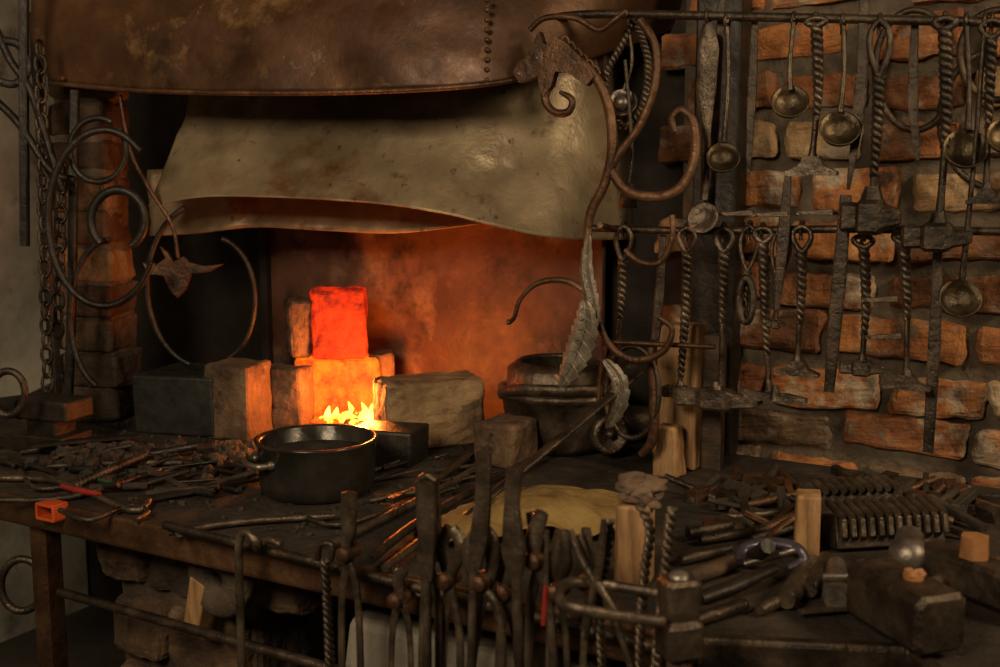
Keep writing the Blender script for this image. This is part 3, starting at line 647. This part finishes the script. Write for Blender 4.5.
o=B('ball_peen_hammer',[steel,woodD]); g=G(909,556,.845); o.rock(g,.031,0,j=.02,sm=True); o.tube([g+Vector((0,.01,0)),g+Vector((.03,.08,.0))],[.018,.022],n=12,ref=Z); o.tube([g+Vector((.015,.05,0)),g+Vector((.12,.0,-.02))],.009,mi=1,ref=Z); o.done()
o=B('sliding_clamp',[purple,black,steel])
o.tube([G(741,562,.82),G(745,548,.835),G(770,543,.845),G(795,548,.845),G(802,560,.83),G(788,568,.82)],[.009,.010,.012,.012,.010,.006],k=6,ref=Z,asp=.8)
o.tube([G(745,564,.82),G(795,550,.85)],.006,mi=2,ref=Z); o.tube([G(755,556,.83),G(768,546,.86)],.012,mi=1,ref=Z)
o.tube([G(700,598,.812),G(735,585,.82),G(775,568,.825)],[.012,.013,.009],k=4,mi=1,ref=Z,asp=.7); o.done()
o=B('sledge_hammer',[iron,woodO,ironL]); g=G(925,655,.8)
Mh=TM((g.x+.005,g.y+.05,.85),18)
o.tube([Mh@Vector((-.02,-.075,0)),Mh@Vector((-.02,-.068,0)),Mh@Vector((-.02,.068,0)),Mh@Vector((-.02,.075,0))],[.032,.038,.038,.032],prof=SQ,ref=Z)
o.tube([Mh@Vector((-.015,-.01,-.03)),Mh@Vector((-.015,-.01,.044))],[.015,.013],mi=1,ref=Vector((0,1,0)),n=10)
for a in range(6): o.rock(Mh@Vector((-.015+R(-.010,.010),-.01+R(-.010,.010),.044)),.007,1,sq=(1,.7,.7),j=.3)
o.done(bevel=.003)
o=B('sledge_hammer',[iron,woodO,ironL]); g=G(985,615,.8); Mh=TM((g.x+.01,g.y+.03,.84),28)
o.tube([Mh@Vector((0,-.09,0)),Mh@Vector((0,-.08,0)),Mh@Vector((0,.1,0))],[.022,.028,.026],prof=SQ,ref=Z)
o.tube([Mh@Vector((0,.02,0)),Mh@Vector((0,.02,.058))],[.024,.020],mi=1,ref=Vector((0,1,0)),n=6); o.done(bevel=.004)
o=B('wood_handle',[woodD]); o.tube([G(1010,560,.83),G(955,575,.83),G(905,600,.82)],.011,ref=Z,k=3); o.done()
lay('flat_file',[(800,612),(870,607),(900,612)],.008,ironL,z=.81,asp=.4).done()
lay('iron_bar',[(700,655),(790,668),(900,670)],.012,iron,z=.66).done()
o=B('scrap_iron_heap',[iron,ironL,rust,hearth])
for i in range(110):
    g=G(R(690,990),R(482,540)); 
    if (g-WA).dot(N)<.16: continue
    L=R(.02,.07); a=R(0,3.14); dv=Vector((math.cos(a),math.sin(a),R(-.15,.3)))*L
    if random.random()<.6: o.tube([g+Z*.014-dv,g+Z*.022+dv],R(.004,.010),mi=random.choice([0,3,2]),ref=Z,prof=random.choice([None,SQ]))
    else: o.box(TM(g+Z*.012,R(0,180),R(-15,15)),(R(.02,.06),R(.02,.04),R(.012,.03)),random.choice([0,3,2,0]),.003)
o.done()
o=B('scrap_iron_heap',[black,iron,hearth])
for i in range(40):
    g=G(R(-20,240),R(448,500)); 
    if (g-FA).dot(N)>-.05: continue
    L=R(.02,.09); a=R(-.9,.9); dv=Vector((math.cos(a),math.sin(a),R(-.1,.15)))*L
    o.tube([g+Z*.01-dv,g+Z*.016+dv],R(.003,.009),mi=random.choice([0,0,0,1,2]),ref=Z)
for i in range(18):
    g=G(R(380,480),R(460,530)); 
    if (g-FA).dot(N)>-.05: continue
    L=R(.02,.06); a=R(.2,1.2); dv=Vector((math.cos(a),math.sin(a),R(-.05,.1)))*L
    o.tube([g+Z*.01-dv,g+Z*.014+dv],R(.003,.006),mi=random.choice([0,1,2]),ref=Z)
o.done()
# ---------------------------------------------------------------- lights
def area(name,loc,tgt,size,e,col):
    l=bpy.data.lights.new(name,'AREA'); l.size=size; l.energy=e; l.color=col
    o=bpy.data.objects.new(name,l); o.location=loc; o.rotation_euler=(Vector(tgt)-Vector(loc)).to_track_quat('-Z','Y').to_euler(); bpy.context.collection.objects.link(o)
area('key_light',(-1.1,-.3,2.35),(0.25,2.3,1.1),.7,46,(1,.78,.52))  # added area lamp behind the camera as key; no window is modelled
area('fill_light_right',(2.1,.5,2.4),(.5,2.0,1.0),.5,34,(1,.75,.46))  # added lamp from upper right, lifts the right-hand tools; no window there
def point(name,loc,e,col,r=.03):
    l=bpy.data.lights.new(name,'POINT'); l.energy=e; l.color=col; l.shadow_soft_size=r
    o=bpy.data.objects.new(name,l); o.location=loc; bpy.context.collection.objects.link(o)
point('fire_light',fc+Vector((.07,-.10,.12)),13,(1,.23,.035),.04)
w=bpy.data.worlds.new('world'); bpy.context.scene.world=w; w.use_nodes=True
w.node_tree.nodes['Background'].inputs[0].default_value=(.9,.72,.5,1); w.node_tree.nodes['Background'].inputs[1].default_value=.03
